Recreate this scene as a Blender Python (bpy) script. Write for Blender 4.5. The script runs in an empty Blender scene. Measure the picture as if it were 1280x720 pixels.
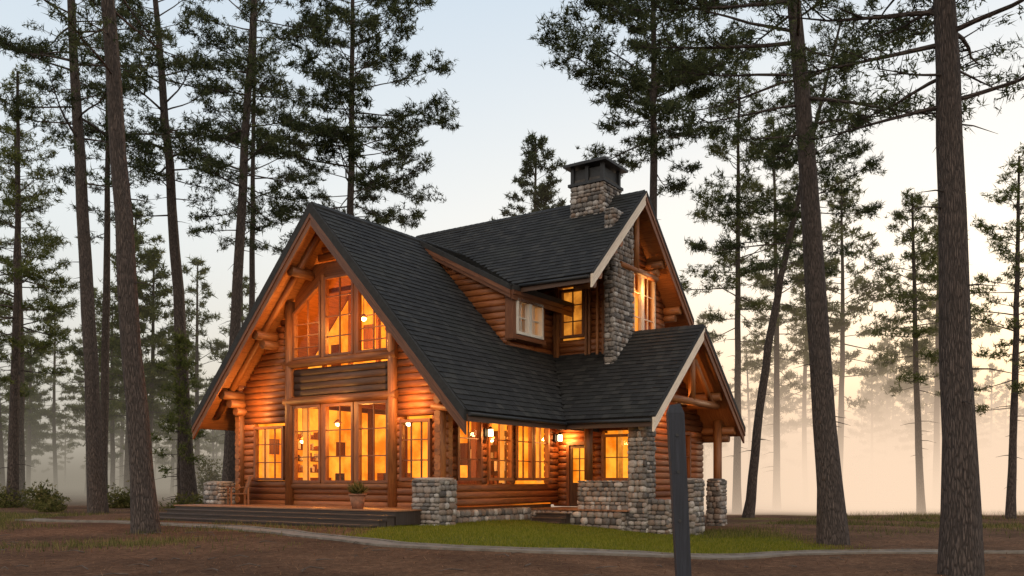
import bpy, math, random
import numpy as np
from mathutils import Vector, noise as mn
random.seed(7)
rng=np.random.default_rng(7)
scene=bpy.context.scene
COL=scene.collection

# ---------------------------------------------------------------- materials
def mat(name):
    m=bpy.data.materials.new(name); m.use_nodes=True
    nt=m.node_tree; b=nt.nodes['Principled BSDF']
    return m,nt,b
def N(nt,t,**kw):
    n=nt.nodes.new(t)
    for k,v in kw.items():
        n.inputs[k.replace('__',' ')].default_value=v
    return n
def ramp(nt,stops,fac=None):
    r=nt.nodes.new('ShaderNodeValToRGB'); e=r.color_ramp.elements
    while len(e)<len(stops): e.new(0.5)
    for i,(p,c) in enumerate(stops):
        e[i].position=p; e[i].color=(c[0],c[1],c[2],1)
    if fac is not None: nt.links.new(fac,r.inputs[0])
    return r
def attr(nt,name):
    a=nt.nodes.new('ShaderNodeAttribute'); a.attribute_name=name; return a
def math_(nt,op,a,b=None,clamp=False):
    n=nt.nodes.new('ShaderNodeMath'); n.operation=op; n.use_clamp=clamp
    for i,v in enumerate((a,b)):
        if v is None: continue
        if isinstance(v,(int,float)): n.inputs[i].default_value=v
        else: nt.links.new(v,n.inputs[i])
    return n.outputs[0]
def mixc(nt,f,a,b,mode='MIX'):
    n=nt.nodes.new('ShaderNodeMix'); n.data_type='RGBA'; n.blend_type=mode
    for i,v in ((0,f),(6,a),(7,b)):
        if isinstance(v,(int,float)): n.inputs[i].default_value=v
        elif isinstance(v,tuple): n.inputs[i].default_value=(v[0],v[1],v[2],1)
        else: nt.links.new(v,n.inputs[i])
    return n.outputs[2]
def bump(nt,b,h,strength=.4,dist=.03):
    n=nt.nodes.new('ShaderNodeBump'); n.inputs['Strength'].default_value=strength
    n.inputs['Distance'].default_value=dist
    nt.links.new(h,n.inputs['Height']); nt.links.new(n.outputs[0],b.inputs['Normal'])

def wood_mat(name,dark,mid,light,rough=.55):
    m,nt,b=mat(name)
    uv=nt.nodes.new('ShaderNodeUVMap'); uv.uv_map='UVMap'
    a=attr(nt,'rnd')
    mp=nt.nodes.new('ShaderNodeMapping'); mp.inputs['Scale'].default_value=(.9,11,1)
    nt.links.new(uv.outputs[0],mp.inputs[0])
    off=nt.nodes.new('ShaderNodeVectorMath'); off.operation='ADD'
    cx=nt.nodes.new('ShaderNodeCombineXYZ'); nt.links.new(math_(nt,'MULTIPLY',a.outputs['Fac'],37.0),cx.inputs[2])
    nt.links.new(mp.outputs[0],off.inputs[0]); nt.links.new(cx.outputs[0],off.inputs[1])
    n1=N(nt,'ShaderNodeTexNoise',Scale=2.2,Detail=6.0,Roughness=.65,Distortion=.6); nt.links.new(off.outputs[0],n1.inputs['Vector'])
    r=ramp(nt,[(.28,dark),(.5,mid),(.75,light)],n1.outputs['Fac'])
    v=ramp(nt,[(0,(.55,.53,.5)),(1,(1.22,1.2,1.15))],a.outputs['Fac'])
    c=mixc(nt,1.0,r.outputs[0],v.outputs[0],'MULTIPLY')
    nt.links.new(c,b.inputs['Base Color']); b.inputs['Roughness'].default_value=rough
    bump(nt,b,n1.outputs['Fac'],.35,.02)
    return m
M={}
M['log']=wood_mat('log_wood',(.095,.025,.007),(.25,.076,.018),(.36,.125,.032))
M['post']=wood_mat('post_wood',(.11,.036,.012),(.27,.098,.027),(.38,.155,.048))
M['trim']=wood_mat('trim_wood',(.08,.027,.011),(.165,.058,.022),(.25,.098,.038))
M['darkwood']=wood_mat('dark_wood',(.03,.015,.009),(.065,.032,.018),(.10,.05,.03))
M['pale']=wood_mat('pale_trim_sky_sheen',(.52,.43,.35),(.70,.60,.50),(.78,.70,.60))  # fascia paleness stands in for sky reflection; also plain pale window trim
M['soffit']=wood_mat('soffit_boards',(.14,.05,.018),(.30,.115,.035),(.40,.17,.058))
M['deck']=wood_mat('deck_boards',(.14,.06,.032),(.28,.13,.065),(.38,.20,.10),.4)
M['step']=wood_mat('step_boards',(.025,.016,.013),(.05,.033,.026),(.08,.055,.043),.6)
M['white']=wood_mat('white_frame',(.6,.57,.52),(.72,.69,.63),(.78,.75,.7))

def shingle_mat():
    m,nt,b=mat('roof_shingles'); a=attr(nt,'rnd')
    tc=nt.nodes.new('ShaderNodeTexCoord')
    n=N(nt,'ShaderNodeTexNoise',Scale=9.0,Detail=6.0,Roughness=.7); nt.links.new(tc.outputs['Object'],n.inputs['Vector'])
    n2=N(nt,'ShaderNodeTexNoise',Scale=.5,Detail=3.0); nt.links.new(tc.outputs['Object'],n2.inputs['Vector'])
    r=ramp(nt,[(0,(.018,.0178,.0175)),(.5,(.025,.0248,.0242)),(.85,(.033,.0325,.031)),(1,(.045,.043,.039))],a.outputs['Fac'])
    c=mixc(nt,.4,r.outputs[0],ramp(nt,[(.3,(.5,.5,.5)),(.7,(1.2,1.2,1.15))],n.outputs['Fac']).outputs[0],'MULTIPLY')
    c=mixc(nt,ramp(nt,[(.5,(0,0,0)),(.75,(.45,.45,.45))],n2.outputs['Fac']).outputs[0],c,(.028,.030,.023))
    nt.links.new(c,b.inputs['Base Color']); b.inputs['Roughness'].default_value=.75; b.inputs['Specular IOR Level'].default_value=.3
    bump(nt,b,n.outputs['Fac'],.4,.02); return m
M['shingle']=shingle_mat()
def stone_mat():
    m,nt,b=mat('field_stone'); a=attr(nt,'rnd')
    tc=nt.nodes.new('ShaderNodeTexCoord')
    n=N(nt,'ShaderNodeTexNoise',Scale=14.0,Detail=8.0,Roughness=.7); nt.links.new(tc.outputs['Object'],n.inputs['Vector'])
    r=ramp(nt,[(0,(.08,.07,.065)),(.25,(.19,.17,.155)),(.5,(.27,.235,.205)),(.72,(.22,.155,.115)),(.88,(.38,.34,.31)),(1,(.5,.46,.42))],a.outputs['Fac'])
    c=mixc(nt,.7,r.outputs[0],ramp(nt,[(.3,(.45,.45,.45)),(.7,(1.3,1.3,1.3))],n.outputs['Fac']).outputs[0],'MULTIPLY')
    nt.links.new(c,b.inputs['Base Color']); b.inputs['Roughness'].default_value=.85
    bump(nt,b,n.outputs['Fac'],.7,.03); return m
M['stone']=stone_mat()
def simple(name,c,rough=.8,metal=0,nscale=8,var=.4):
    m,nt,b=mat(name); tc=nt.nodes.new('ShaderNodeTexCoord')
    n=N(nt,'ShaderNodeTexNoise',Scale=float(nscale),Detail=6.0,Roughness=.65); nt.links.new(tc.outputs['Object'],n.inputs['Vector'])
    lo=tuple(x*(1-var) for x in c); hi=tuple(x*(1+var) for x in c)
    r=ramp(nt,[(.3,lo),(.7,hi)],n.outputs['Fac'])
    nt.links.new(r.outputs[0],b.inputs['Base Color']); b.inputs['Roughness'].default_value=rough; b.inputs['Metallic'].default_value=metal
    bump(nt,b,n.outputs['Fac'],.3,.02); return m
M['mortar']=simple('mortar',(.08,.072,.065),.95)
M['black']=simple('black_metal',(.018,.019,.021),.6,.0)
M['roofedge']=simple('roof_edge',(.022,.021,.020),.85)
def postmat():
    m,nt,b=mat('weathered_dark_post'); tc=nt.nodes.new('ShaderNodeTexCoord')
    mp=nt.nodes.new('ShaderNodeMapping'); mp.inputs['Scale'].default_value=(30,30,1.6); nt.links.new(tc.outputs['Object'],mp.inputs[0])
    n=N(nt,'ShaderNodeTexNoise',Scale=1.0,Detail=7.0,Roughness=.7); nt.links.new(mp.outputs[0],n.inputs['Vector'])
    r=ramp(nt,[(.35,(.006,.008,.014)),(.6,(.018,.021,.032)),(.8,(.045,.05,.065))],n.outputs['Fac'])
    nt.links.new(r.outputs[0],b.inputs['Base Color']); b.inputs['Roughness'].default_value=.7; bump(nt,b,n.outputs['Fac'],.6,.01); return m
M['postpaint']=postmat()
M['path']=simple('path_concrete',(.17,.145,.12),.95,0,3,.35)
M['clay']=simple('clay',(.25,.11,.06),.8)
M['twig']=simple('twig',(.09,.065,.05),.9)
def glass():
    m=bpy.data.materials.new('window_glass'); m.use_nodes=True; nt=m.node_tree; nt.nodes.clear()
    o=nt.nodes.new('ShaderNodeOutputMaterial'); t=nt.nodes.new('ShaderNodeBsdfTransparent'); t.inputs[0].default_value=(.98,.95,.90,1)
    g=nt.nodes.new('ShaderNodeBsdfGlossy'); g.inputs['Roughness'].default_value=.03
    mx=nt.nodes.new('ShaderNodeMixShader'); lw=nt.nodes.new('ShaderNodeFresnel'); lw.inputs[0].default_value=1.22
    nt.links.new(lw.outputs[0],mx.inputs[0]); nt.links.new(t.outputs[0],mx.inputs[1]); nt.links.new(g.outputs[0],mx.inputs[2]); nt.links.new(mx.outputs[0],o.inputs[0]); return m
M['glass']=glass()
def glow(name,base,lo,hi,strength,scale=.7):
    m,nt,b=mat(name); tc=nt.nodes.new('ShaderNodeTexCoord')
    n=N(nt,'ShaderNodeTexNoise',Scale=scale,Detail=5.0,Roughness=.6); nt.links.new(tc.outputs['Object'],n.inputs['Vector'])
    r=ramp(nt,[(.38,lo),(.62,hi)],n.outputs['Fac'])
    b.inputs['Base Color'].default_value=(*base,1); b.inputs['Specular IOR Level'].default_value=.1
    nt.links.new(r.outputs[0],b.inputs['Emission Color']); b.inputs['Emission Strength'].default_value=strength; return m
M['room']=glow('self_lit_room_wall',(.30,.085,.012),(.58,.135,.004),(1.0,.36,.030),1.55,1.1)  # wall emits by itself, standing in for lamplight falling on it
M['lampglow']=glow('lamp_glow',(.8,.6,.4),(1,.62,.25),(1,.75,.4),11)
M['curtain']=glow('self_lit_curtain',(.42,.16,.04),(.9,.32,.035),(1.0,.43,.07),.85,3)  # cloth emits by itself in place of lamplight
M['roomdim']=glow('dim_self_lit_wall',(.2,.08,.03),(.30,.085,.008),(.9,.34,.04),.9,1.3)  # weaker emission painted in as faint lamplight on walls
def bark_mat(name,a,b_,c_):
    m,nt,b=mat(name)
    uv=nt.nodes.new('ShaderNodeUVMap'); uv.uv_map='UVMap'
    mp=nt.nodes.new('ShaderNodeMapping'); mp.inputs['Scale'].default_value=(1.8,9,1); nt.links.new(uv.outputs[0],mp.inputs[0])
    n=N(nt,'ShaderNodeTexNoise',Scale=2.5,Detail=8.0,Roughness=.7,Distortion=.8); nt.links.new(mp.outputs[0],n.inputs['Vector'])
    vo=nt.nodes.new('ShaderNodeTexVoronoi'); vo.feature='DISTANCE_TO_EDGE'; vo.inputs['Scale'].default_value=2.0; nt.links.new(mp.outputs[0],vo.inputs['Vector'])
    r=ramp(nt,[(.3,a),(.5,b_),(.75,c_)],n.outputs['Fac'])
    f=ramp(nt,[(.0,(.28,.28,.28)),(.2,(1,1,1))],vo.outputs['Distance'])
    nt.links.new(mixc(nt,.85,r.outputs[0],f.outputs[0],'MULTIPLY'),b.inputs['Base Color']); b.inputs['Roughness'].default_value=.95
    h=math_(nt,'ADD',n.outputs['Fac'],f.outputs[0]); bump(nt,b,h,1.0,.06); return m
M['bark']=bark_mat('pine_bark',(.05,.038,.033),(.112,.084,.071),(.21,.158,.13))
def leaf_mat(name,c0,c1,c2):
    m=bpy.data.materials.new(name); m.use_nodes=True; nt=m.node_tree; nt.nodes.clear()
    o=nt.nodes.new('ShaderNodeOutputMaterial'); a=attr(nt,'rnd')
    r=ramp(nt,[(0,c0),(.55,c1),(1,c2)],a.outputs['Fac'])
    d=nt.nodes.new('ShaderNodeBsdfDiffuse'); t=nt.nodes.new('ShaderNodeBsdfTranslucent'); mx=nt.nodes.new('ShaderNodeMixShader'); mx.inputs[0].default_value=.35
    for s in (d,t): nt.links.new(r.outputs[0],s.inputs[0])
    nt.links.new(d.outputs[0],mx.inputs[1]); nt.links.new(t.outputs[0],mx.inputs[2]); nt.links.new(mx.outputs[0],o.inputs[0]); return m
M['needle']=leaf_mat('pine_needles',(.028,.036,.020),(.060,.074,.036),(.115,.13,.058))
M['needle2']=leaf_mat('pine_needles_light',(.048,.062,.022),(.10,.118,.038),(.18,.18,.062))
M['grass']=leaf_mat('grass_blades',(.08,.10,.012),(.17,.18,.022),(.29,.26,.05))
M['weed']=leaf_mat('weeds',(.05,.06,.02),(.12,.12,.04),(.24,.19,.08))
M['litter']=leaf_mat('needle_litter',(.06,.03,.018),(.17,.09,.05),(.32,.19,.11))

# ---------------------------------------------------------------- mesh builder
class MB:
    def __init__(s): s.v=[];s.f=[];s.uv=[];s.r=[];s.m=[];s.mats=[];s.sm=[]
    def mi(s,k):
        if k not in s.mats: s.mats.append(k)
        return s.mats.index(k)
    def face(s,idx,uvs,r,m,smooth=False): s.f.append(idx);s.uv.extend(uvs);s.r.append(r);s.m.append(m);s.sm.append(smooth)
    def hexa(s,P,mk,r=None):
        r=random.random() if r is None else r; m=s.mi(mk); b=len(s.v); s.v.extend([tuple(p) for p in P])
        P=[Vector(p) for p in P]
        ax=[(P[1]-P[0]),(P[3]-P[0]),(P[4]-P[0])]; e=[a.length for a in ax]
        ax=ax[e.index(max(e))].normalized()
        for q in ((0,3,2,1),(4,5,6,7),(0,1,5,4),(1,2,6,5),(2,3,7,6),(3,0,4,7)):
            pts=[P[i] for i in q]; n=(pts[1]-pts[0]).cross(pts[2]-pts[0])
            n=n.normalized() if n.length>1e-9 else Vector((0,0,1))
            t=ax.cross(n)
            if t.length<.3: t=Vector((1,0,0)) if abs(n.x)<.7 else Vector((0,1,0))
            s.face([b+i for i in q],[((p-P[0]).dot(ax),(p-P[0]).dot(t)) for p in pts],r,m)
    def box(s,p0,p1,mk,r=None):
        x0,y0,z0=p0;x1,y1,z1=p1
        if x0>x1:x0,x1=x1,x0
        if y0>y1:y0,y1=y1,y0
        if z0>z1:z0,z1=z1,z0
        s.hexa([(x0,y0,z0),(x1,y0,z0),(x1,y1,z0),(x0,y1,z0),(x0,y0,z1),(x1,y0,z1),(x1,y1,z1),(x0,y1,z1)],mk,r)
    def prism(s,poly,off,mk,r=None):
        r=random.random() if r is None else r; m=s.mi(mk); b=len(s.v); n=len(poly); off=Vector(off)
        P=[Vector(p) for p in poly]; Q=[p+off for p in P]
        s.v.extend([tuple(p) for p in P+Q])
        ax=(P[1]-P[0]).normalized(); nn=(P[1]-P[0]).cross(P[2]-P[1]).normalized(); t=ax.cross(nn)
        s.face([b+i for i in range(n)],[((p-P[0]).dot(ax),(p-P[0]).dot(t)) for p in P],r,m)
        s.face([b+n+i for i in reversed(range(n))],[((p-P[0]).dot(ax),(p-P[0]).dot(t)) for p in reversed(P)],r,m)
        for i in range(n):
            j=(i+1)%n; L=(P[j]-P[i]).length
            s.face([b+i,b+n+i,b+n+j,b+j],[(0,0),(0,off.length),(L,off.length),(L,0)],r,m)
    def cyl(s,p,q,r0,mk,r1=None,seg=10,rnd=None,capmk=None,flat=None):
        r1=r0 if r1 is None else r1; rnd=random.random() if rnd is None else rnd; m=s.mi(mk); cm=s.mi(capmk) if capmk else m
        p=Vector(p);q=Vector(q); d=(q-p); L=d.length; d.normalize()
        a=d.cross(Vector((0,0,1)))
        if a.length<.1: a=d.cross(Vector((1,0,0)))
        a.normalize(); c=d.cross(a); b=len(s.v); u0=random.random()*9
        for (o,rr) in ((p,r0),(q,r1)):
            for i in range(seg):
                t=2*math.pi*(i+.5)/seg
                if flat:
                    ct,st=math.cos(t),math.sin(t); k=(abs(ct)**3.6+abs(st)**3.6)**(1/3.6)
                    s.v.append(tuple(o+a*ct/k*flat[1]+c*st/k*flat[0]))
                else: s.v.append(tuple(o+a*math.cos(t)*rr+c*math.sin(t)*rr))
        for i in range(seg):
            j=(i+1)%seg; v0=i/seg*2*math.pi*r0; v1=(i+1)/seg*2*math.pi*r0
            s.face([b+i,b+seg+i,b+seg+j,b+j],[(u0,v0),(u0+L,v0),(u0+L,v1),(u0,v1)],rnd,m,True)
        cu=[(.3*math.cos(2*math.pi*i/seg),.05*math.sin(2*math.pi*i/seg)) for i in range(seg)]
        s.face([b+i for i in range(seg)],cu,rnd,cm); s.face([b+seg+i for i in reversed(range(seg))],cu,rnd,cm)
    def obj(s,name,parent=None):
        me=bpy.data.meshes.new(name); me.from_pydata(s.v,[],s.f)
        uv=me.uv_layers.new(name='UVMap'); uv.data.foreach_set('uv',np.array(s.uv,dtype=np.float32).ravel())
        a=me.attributes.new('rnd','FLOAT','FACE'); a.data.foreach_set('value',np.array(s.r,dtype=np.float32))
        for k in s.mats: me.materials.append(M[k])
        me.polygons.foreach_set('material_index',np.array(s.m,dtype=np.int32))
        me.polygons.foreach_set('use_smooth',np.array(s.sm,dtype=bool))
        me.update(); o=bpy.data.objects.new(name,me); COL.objects.link(o)
        if parent: o.parent=parent
        return o
import bmesh
def ico(sub):
    bm=bmesh.new(); bmesh.ops.create_icosphere(bm,subdivisions=sub,radius=1); bm.verts.ensure_lookup_table()
    v=[Vector(x.co) for x in bm.verts]; f=[[x.index for x in p.verts] for p in bm.faces]; bm.free(); return v,f
IV,IF=ico(2)
def rock(mb,c,h,mk='stone'):
    b=len(mb.v); m=mb.mi(mk); r=random.random(); j=Vector((random.random(),random.random(),random.random()))*50
    for v in IV:
        n4=(abs(v.x)**4+abs(v.y)**4+abs(v.z)**4)**.25
        p=v/n4; k=1+.16*mn.noise(v*1.6+j)
        mb.v.append((c[0]+p.x*h[0]*k,c[1]+p.y*h[1]*k,c[2]+p.z*h[2]*k))
    for f in IF: mb.face([b+i for i in f],[(0,0),(1,0),(0,1)],r,m,True)
def stone_face(mb,a0,a1,z0,z1,P,size=.24):
    z=z0
    while z<z1-.04:
        hh=min(random.uniform(.55,1.25)*size*.8,z1-z)
        a=a0-random.random()*.1
        while a<a1-.03:
            w=random.uniform(.6,1.5)*size
            e=min(a+w,a1+.02); s_=max(a,a0-.02)
            if e-s_>.05:
                c=P((s_+e)/2,z+hh/2); hx=P((e-s_)/2,0,True)
                rock(mb,c,(max(abs(hx[0])*1.02,.06+random.random()*.04),max(abs(hx[1])*1.02,.06+random.random()*.04),hh/2*1.0))
            a=e
        z+=hh
def stone_pier(mb,x0,x1,y0,y1,z0,z1,cap=False,size=.24):
    mb.box((x0,y0,z0),(x1,y1,z1-.03),'mortar')
    stone_face(mb,x0,x1,z0,z1,lambda a,z,d=False:(a,0,0) if d else (a,y0,z),size)
    stone_face(mb,x0,x1,z0,z1,lambda a,z,d=False:(a,0,0) if d else (a,y1,z),size)
    stone_face(mb,y0,y1,z0,z1,lambda a,z,d=False:(0,a,0) if d else (x1,a,z),size)
    stone_face(mb,y0,y1,z0,z1,lambda a,z,d=False:(0,a,0) if d else (x0,a,z),size)
    if cap:
        rock(mb,((x0+x1)/2,(y0+y1)/2,z1),((x1-x0)/2+.08,(y1-y0)/2+.08,.06))

# ---------------------------------------------------------------- terrain
def sst(a,b,x):
    t=min(1,max(0,(x-a)/(b-a))); return t*t*(3-2*t)
def gz(x,y):
    d=math.hypot(x,y)
    z=-.45*sst(-1,6,x)
    z+=.05*mn.noise(Vector((x*.25,y*.25,0)))+.02*mn.noise(Vector((x*.8,y*.8,3)))
    z+=1.5*sst(120,500,d)*mn.noise(Vector((x*.01,y*.01,7)))
    return z
O=Vector((-2.2,28.5)); ANG=math.radians(-34.3); CA,SA=math.cos(ANG),math.sin(ANG)
def to_h(X,Y):
    dx,dy=X-O.x,Y-O.y; return dx*CA+dy*SA, -dx*SA+dy*CA
PATH=[(-17,31.2),(-13.5,29.6),(-11.2,28.2),(-7.9,25.6),(-4.7,21.9),(-2.33,19.2),(-.3,18.3),(1.85,18.9),(3.95,20.4),(7.4,22.3),(10.5,22.6),(16,22.2),(26,21)]
def catmull(P,n):
    out=[]; P=[np.array(p,float) for p in P]; Q=[2*P[0]-P[1]]+P+[2*P[-1]-P[-2]]
    for i in range(1,len(Q)-2):
        for k in range(n):
            t=k/n; a,b,c,d=Q[i-1],Q[i],Q[i+1],Q[i+2]
            out.append(.5*((2*b)+(-a+c)*t+(2*a-5*b+4*c-d)*t*t+(-a+3*b-3*c+d)*t**3))
    out.append(P[-1]); return out
PC=catmull(PATH,10); PCA=np.array(PC)
def pathy(x): return float(np.interp(x,PCA[:,0],PCA[:,1]))
def lawnf(X,Y):
    if Y<9: return 0
    d=Y-pathy(X)-.5; f=0
    if -5<X<11:
        f=sst(0,.3,d)*sst(-4.6,-3.2,X)*(1-sst(7,10,X))*(1-sst(30,34,Y))
    w=mn.noise(Vector((X*.3,Y*.3,5)))
    f2=.5*sst(.0,.5,w+ .2)*sst(-3.5,-8,X)*sst(16,20,Y)*(1-sst(36,42,Y)) if X<-3 else 0
    f3=.5*sst(30,36,Y)*(1-sst(44,60,Y))*sst(6,11,X)*sst(-.2,.3,w)
    return max(f,f2,f3)
def axis_coords(lo,hi,step,far,n):
    c=list(np.arange(lo,hi+1e-6,step)); g=[ (k/n)**2.2*far for k in range(1,n+1)]
    return [lo-x for x in reversed(g)]+c+[hi+x for x in g]
xs=axis_coords(-22,20,.4,900,26); ys=axis_coords(6,46,.4,1200,26)
gv=[(x,y,gz(x,y)) for y in ys for x in xs]; nx=len(xs)
gf=[(j*nx+i,j*nx+i+1,(j+1)*nx+i+1,(j+1)*nx+i) for j in range(len(ys)-1) for i in range(nx-1)]
gm=bpy.data.meshes.new('ground'); gm.from_pydata(gv,[],gf)
la=gm.attributes.new('lawn','FLOAT','POINT'); la.data.foreach_set('value',np.array([lawnf(v[0],v[1]) for v in gv],dtype=np.float32))
gm.polygons.foreach_set('use_smooth',np.ones(len(gf),dtype=bool))
def ground_mat():
    m,nt,b=mat('forest_floor'); tc=nt.nodes.new('ShaderNodeTexCoord'); P=tc.outputs['Object']
    n1=N(nt,'ShaderNodeTexNoise',Scale=.35,Detail=5.0,Roughness=.6); n2=N(nt,'ShaderNodeTexNoise',Scale=6.0,Detail=8.0,Roughness=.75); n3=N(nt,'ShaderNodeTexNoise',Scale=45.0,Detail=4.0,Roughness=.7)
    for n in (n1,n2,n3): nt.links.new(P,n.inputs['Vector'])
    r=ramp(nt,[(.3,(.058,.032,.020)),(.5,(.135,.074,.046)),(.7,(.235,.145,.092))],n2.outputs['Fac'])
    r1=ramp(nt,[(.35,(.6,.58,.57)),(.65,(1.25,1.2,1.12))],n1.outputs['Fac'])
    c=mixc(nt,1.0,r.outputs[0],r1.outputs[0],'MULTIPLY')
    r3=ramp(nt,[(.3,(.45,.45,.45)),(.7,(1.5,1.45,1.4))],n3.outputs['Fac']); c=mixc(nt,.8,c,r3.outputs[0],'MULTIPLY')
    g=ramp(nt,[(.3,(.065,.075,.012)),(.7,(.18,.18,.032))],n2.outputs['Fac'])
    a=attr(nt,'lawn'); f=math_(nt,'ADD',a.outputs['Fac'],math_(nt,'MULTIPLY',math_(nt,'SUBTRACT',n2.outputs['Fac'],.5),.9))
    fr=ramp(nt,[(.4,(0,0,0)),(.62,(1,1,1))],f)
    nt.links.new(mixc(nt,fr.outputs[0],c,g.outputs[0]),b.inputs['Base Color']); b.inputs['Roughness'].default_value=1.0
    b.inputs['Specular IOR Level'].default_value=.1
    bump(nt,b,math_(nt,'ADD',n2.outputs['Fac'],math_(nt,'MULTIPLY',n3.outputs['Fac'],.4)),.9,.07); return m
M['ground']=ground_mat(); gm.materials.append(M['ground'])
go=bpy.data.objects.new('ground',gm); COL.objects.link(go)
mb=MB()
def strip(o0,o1,zb,mk):
    for i in range(len(PC)-1):
        pts=[]
        for k in (i,i+1):
            a=PC[max(k-1,0)];c=PC[min(k+1,len(PC)-1)]; t=(c-a)/np.linalg.norm(c-a); n=np.array([-t[1],t[0]])
            for o in (o0,o1): q=PC[k]+n*o; pts.append((q[0],q[1],gz(q[0],q[1])))
        A,B,C,D=pts[0],pts[1],pts[3],pts[2]
        mb.hexa([(p[0],p[1],p[2]-.1) for p in (A,D,C,B)]+[(p[0],p[1],p[2]+zb) for p in (A,D,C,B)],mk,.5)
strip(-.32,.32,.02,'path'); strip(-.40,-.324,.05,'path'); strip(.324,.40,.05,'path')
mb.obj('garden_path')

# ---------------------------------------------------------------- HOUSE
house=bpy.data.objects.new('log_cabin',None); COL.objects.link(house)
house.location=(O.x,O.y,0); house.rotation_euler=(0,0,ANG)
CX=-4.69; RZ=10.72; SL=1.107
def zmain(x): return RZ-SL*abs(x-CX)
CY=9.0; CZ=12.5; CS=.93
def zcross(y): return CZ-CS*abs(y-CY)
PY=8.75; PZ=7.05; PS=.835
def zporch(y): return PZ-PS*abs(y-PY)
def zdorm(x): return RZ-.523*(x-CX)
def cover(x,y,skip):
    z=-9
    if skip!='main' and -11.1<x<1.9 and -1.2<y<13.5: z=max(z,zmain(x))
    if skip!='cross' and -8.65<x<2.69 and 4.79<y<13.9:
        if skip=='dorm' or (y>8.2 and x<1.5): z=max(z,zcross(y))
    if skip!='porch' and -1.3<x<5.16 and 4.5<y<13: z=max(z,zporch(y))
    if skip!='dorm' and CX<x<-.95 and 4.5<y<8.6: z=max(z,zdorm(x))
    if skip=='cross' and CX<x<-.3 and 4.3<y<8.7: z=max(z,zdorm(x))
    return z
T=.26
roof=MB(); sh=MB()
def slab(poly): roof.prism([(p[0],p[1],p[2]-.03) for p in poly],(0,0,-T),'roofedge')
def soffit(poly): roof.prism([(p[0],p[1],p[2]-.035-T) for p in poly],(0,0,-.03),'soffit')
def shingles(o,u,v,ul,vl,skip):
    o=Vector(o);u=Vector(u).normalized();v=Vector(v).normalized();n=u.cross(v).normalized()
    if n.z<0: n=-n
    s=-.05
    while s<vl:
        a=-.03-random.random()*.3
        while a<ul:
            w=random.uniform(.24,.40); a0=max(a,-.03); a1=min(a+w-.006,ul+.03)
            if a1-a0>.04:
                c=o+u*(a0+a1)/2+v*(s+.1)
                if cover(c.x,c.y,skip)<c.z+.02:
                    th=random.uniform(.02,.03); e=min(s+.40,vl+.02); lo=random.uniform(-.007,.007)
                    b0=o+u*a0+v*(s+lo); b1=o+u*a1+v*(s+lo); t1=o+u*a1+v*e; t0=o+u*a0+v*e
                    sh.hexa([b0+n*.012,b1+n*.012,t1-n*.01,t0-n*.01,b0+n*(.03+th),b1+n*(.03+th),t1+n*.012,t0+n*.012],'shingle')
            a+=w
        s+=.235
XL,XR=-11.05,1.85; Y0,Y1=-1.2,13.5
zl,zr=zmain(XL),zmain(XR)
for xe in (XR,XL):
    p=[(xe,Y0,zmain(xe)),(xe,Y1,zmain(xe)),(CX,Y1,RZ),(CX,Y0,RZ)]
    slab(p); soffit(p)
    L=math.hypot(xe-CX,RZ-zmain(xe))
    shingles((xe,Y0,zmain(xe)),(0,1,0),(CX-xe,0,RZ-zmain(xe)),Y1-Y0,L,'main')
ye0,ye1=4.79,13.6
near=[(2.69,ye0,zcross(ye0)),(2.69,CY,CZ),(-8.65,CY,CZ),(-8.65,ye0,zcross(ye0)),(-6.61,ye0,zcross(ye0)),(CX,7.09,RZ),(-2.77,ye0,zcross(ye0))]
slab(near); soffit([(2.69,ye0,zcross(ye0)),(2.69,CY,CZ),(-2.7,CY,CZ),(-2.7,ye0,zcross(ye0))])
far=[(2.69,ye1,zcross(ye1)),(-8.65,ye1,zcross(ye1)),(-8.65,CY,CZ),(2.69,CY,CZ)]
slab(far); soffit(far)
L=math.hypot(CY-ye0,CZ-zcross(ye0)); shingles((2.69,ye0,zcross(ye0)),(-1,0,0),(0,CY-ye0,CZ-zcross(ye0)),11.3,L,'cross')
L=math.hypot(CY-ye1,CZ-zcross(ye1)); shingles((2.69,ye1,zcross(ye1)),(-1,0,0),(0,CY-ye1,CZ-zcross(ye1)),11.3,L,'cross')
for ye in (4.5,13.0):
    zz=zporch(ye); xi=CX+(RZ-zz)/SL
    p=[(5.16,ye,zz),(5.16,PY,PZ),(CX+(RZ-PZ)/SL,PY,PZ),(xi,ye,zz)]
    slab(p); soffit(p)
    L=math.hypot(PY-ye,PZ-zz); shingles((5.16,ye,zz),(-1,0,0),(0,PY-ye,PZ-zz),6.6,L,'porch')
dx=-.3; p=[(dx,4.3,zdorm(dx)),(dx,8.7,zdorm(dx)),(CX,8.7,RZ+.02),(CX,4.3,RZ+.02)]
slab(p); soffit(p)
shingles((dx,4.3,zdorm(dx)),(0,1,0),(CX-dx,0,RZ-zdorm(dx)),4.4,math.hypot(CX-dx,RZ-zdorm(dx)),'dorm')
def cap(p,q):
    p=Vector(p);q=Vector(q);d=(q-p);n=int(d.length/.3);s=d.normalized().cross(Vector((0,0,1)))
    for i in range(n):
        a=p+d*(i/n); b=p+d*((i+1)/n+.01)
        for sg in (1,-1):
            k=s*.17*sg
            sh.hexa([a,b,b+k+Vector((0,0,-.16)),a+k+Vector((0,0,-.16)),a+Vector((0,0,.07)),b+Vector((0,0,.055)),b+k*1.05+Vector((0,0,-.10)),a+k*1.05+Vector((0,0,-.09))],'shingle')
cap((CX,Y0-.03,RZ+.02),(CX,7.2,RZ+.02)); cap((2.72,CY,CZ+.02),(-8.65,CY,CZ+.02)); cap((5.2,PY,PZ+.02),(-1.3,PY,PZ+.02))
sh.obj('shingles',house)
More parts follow.
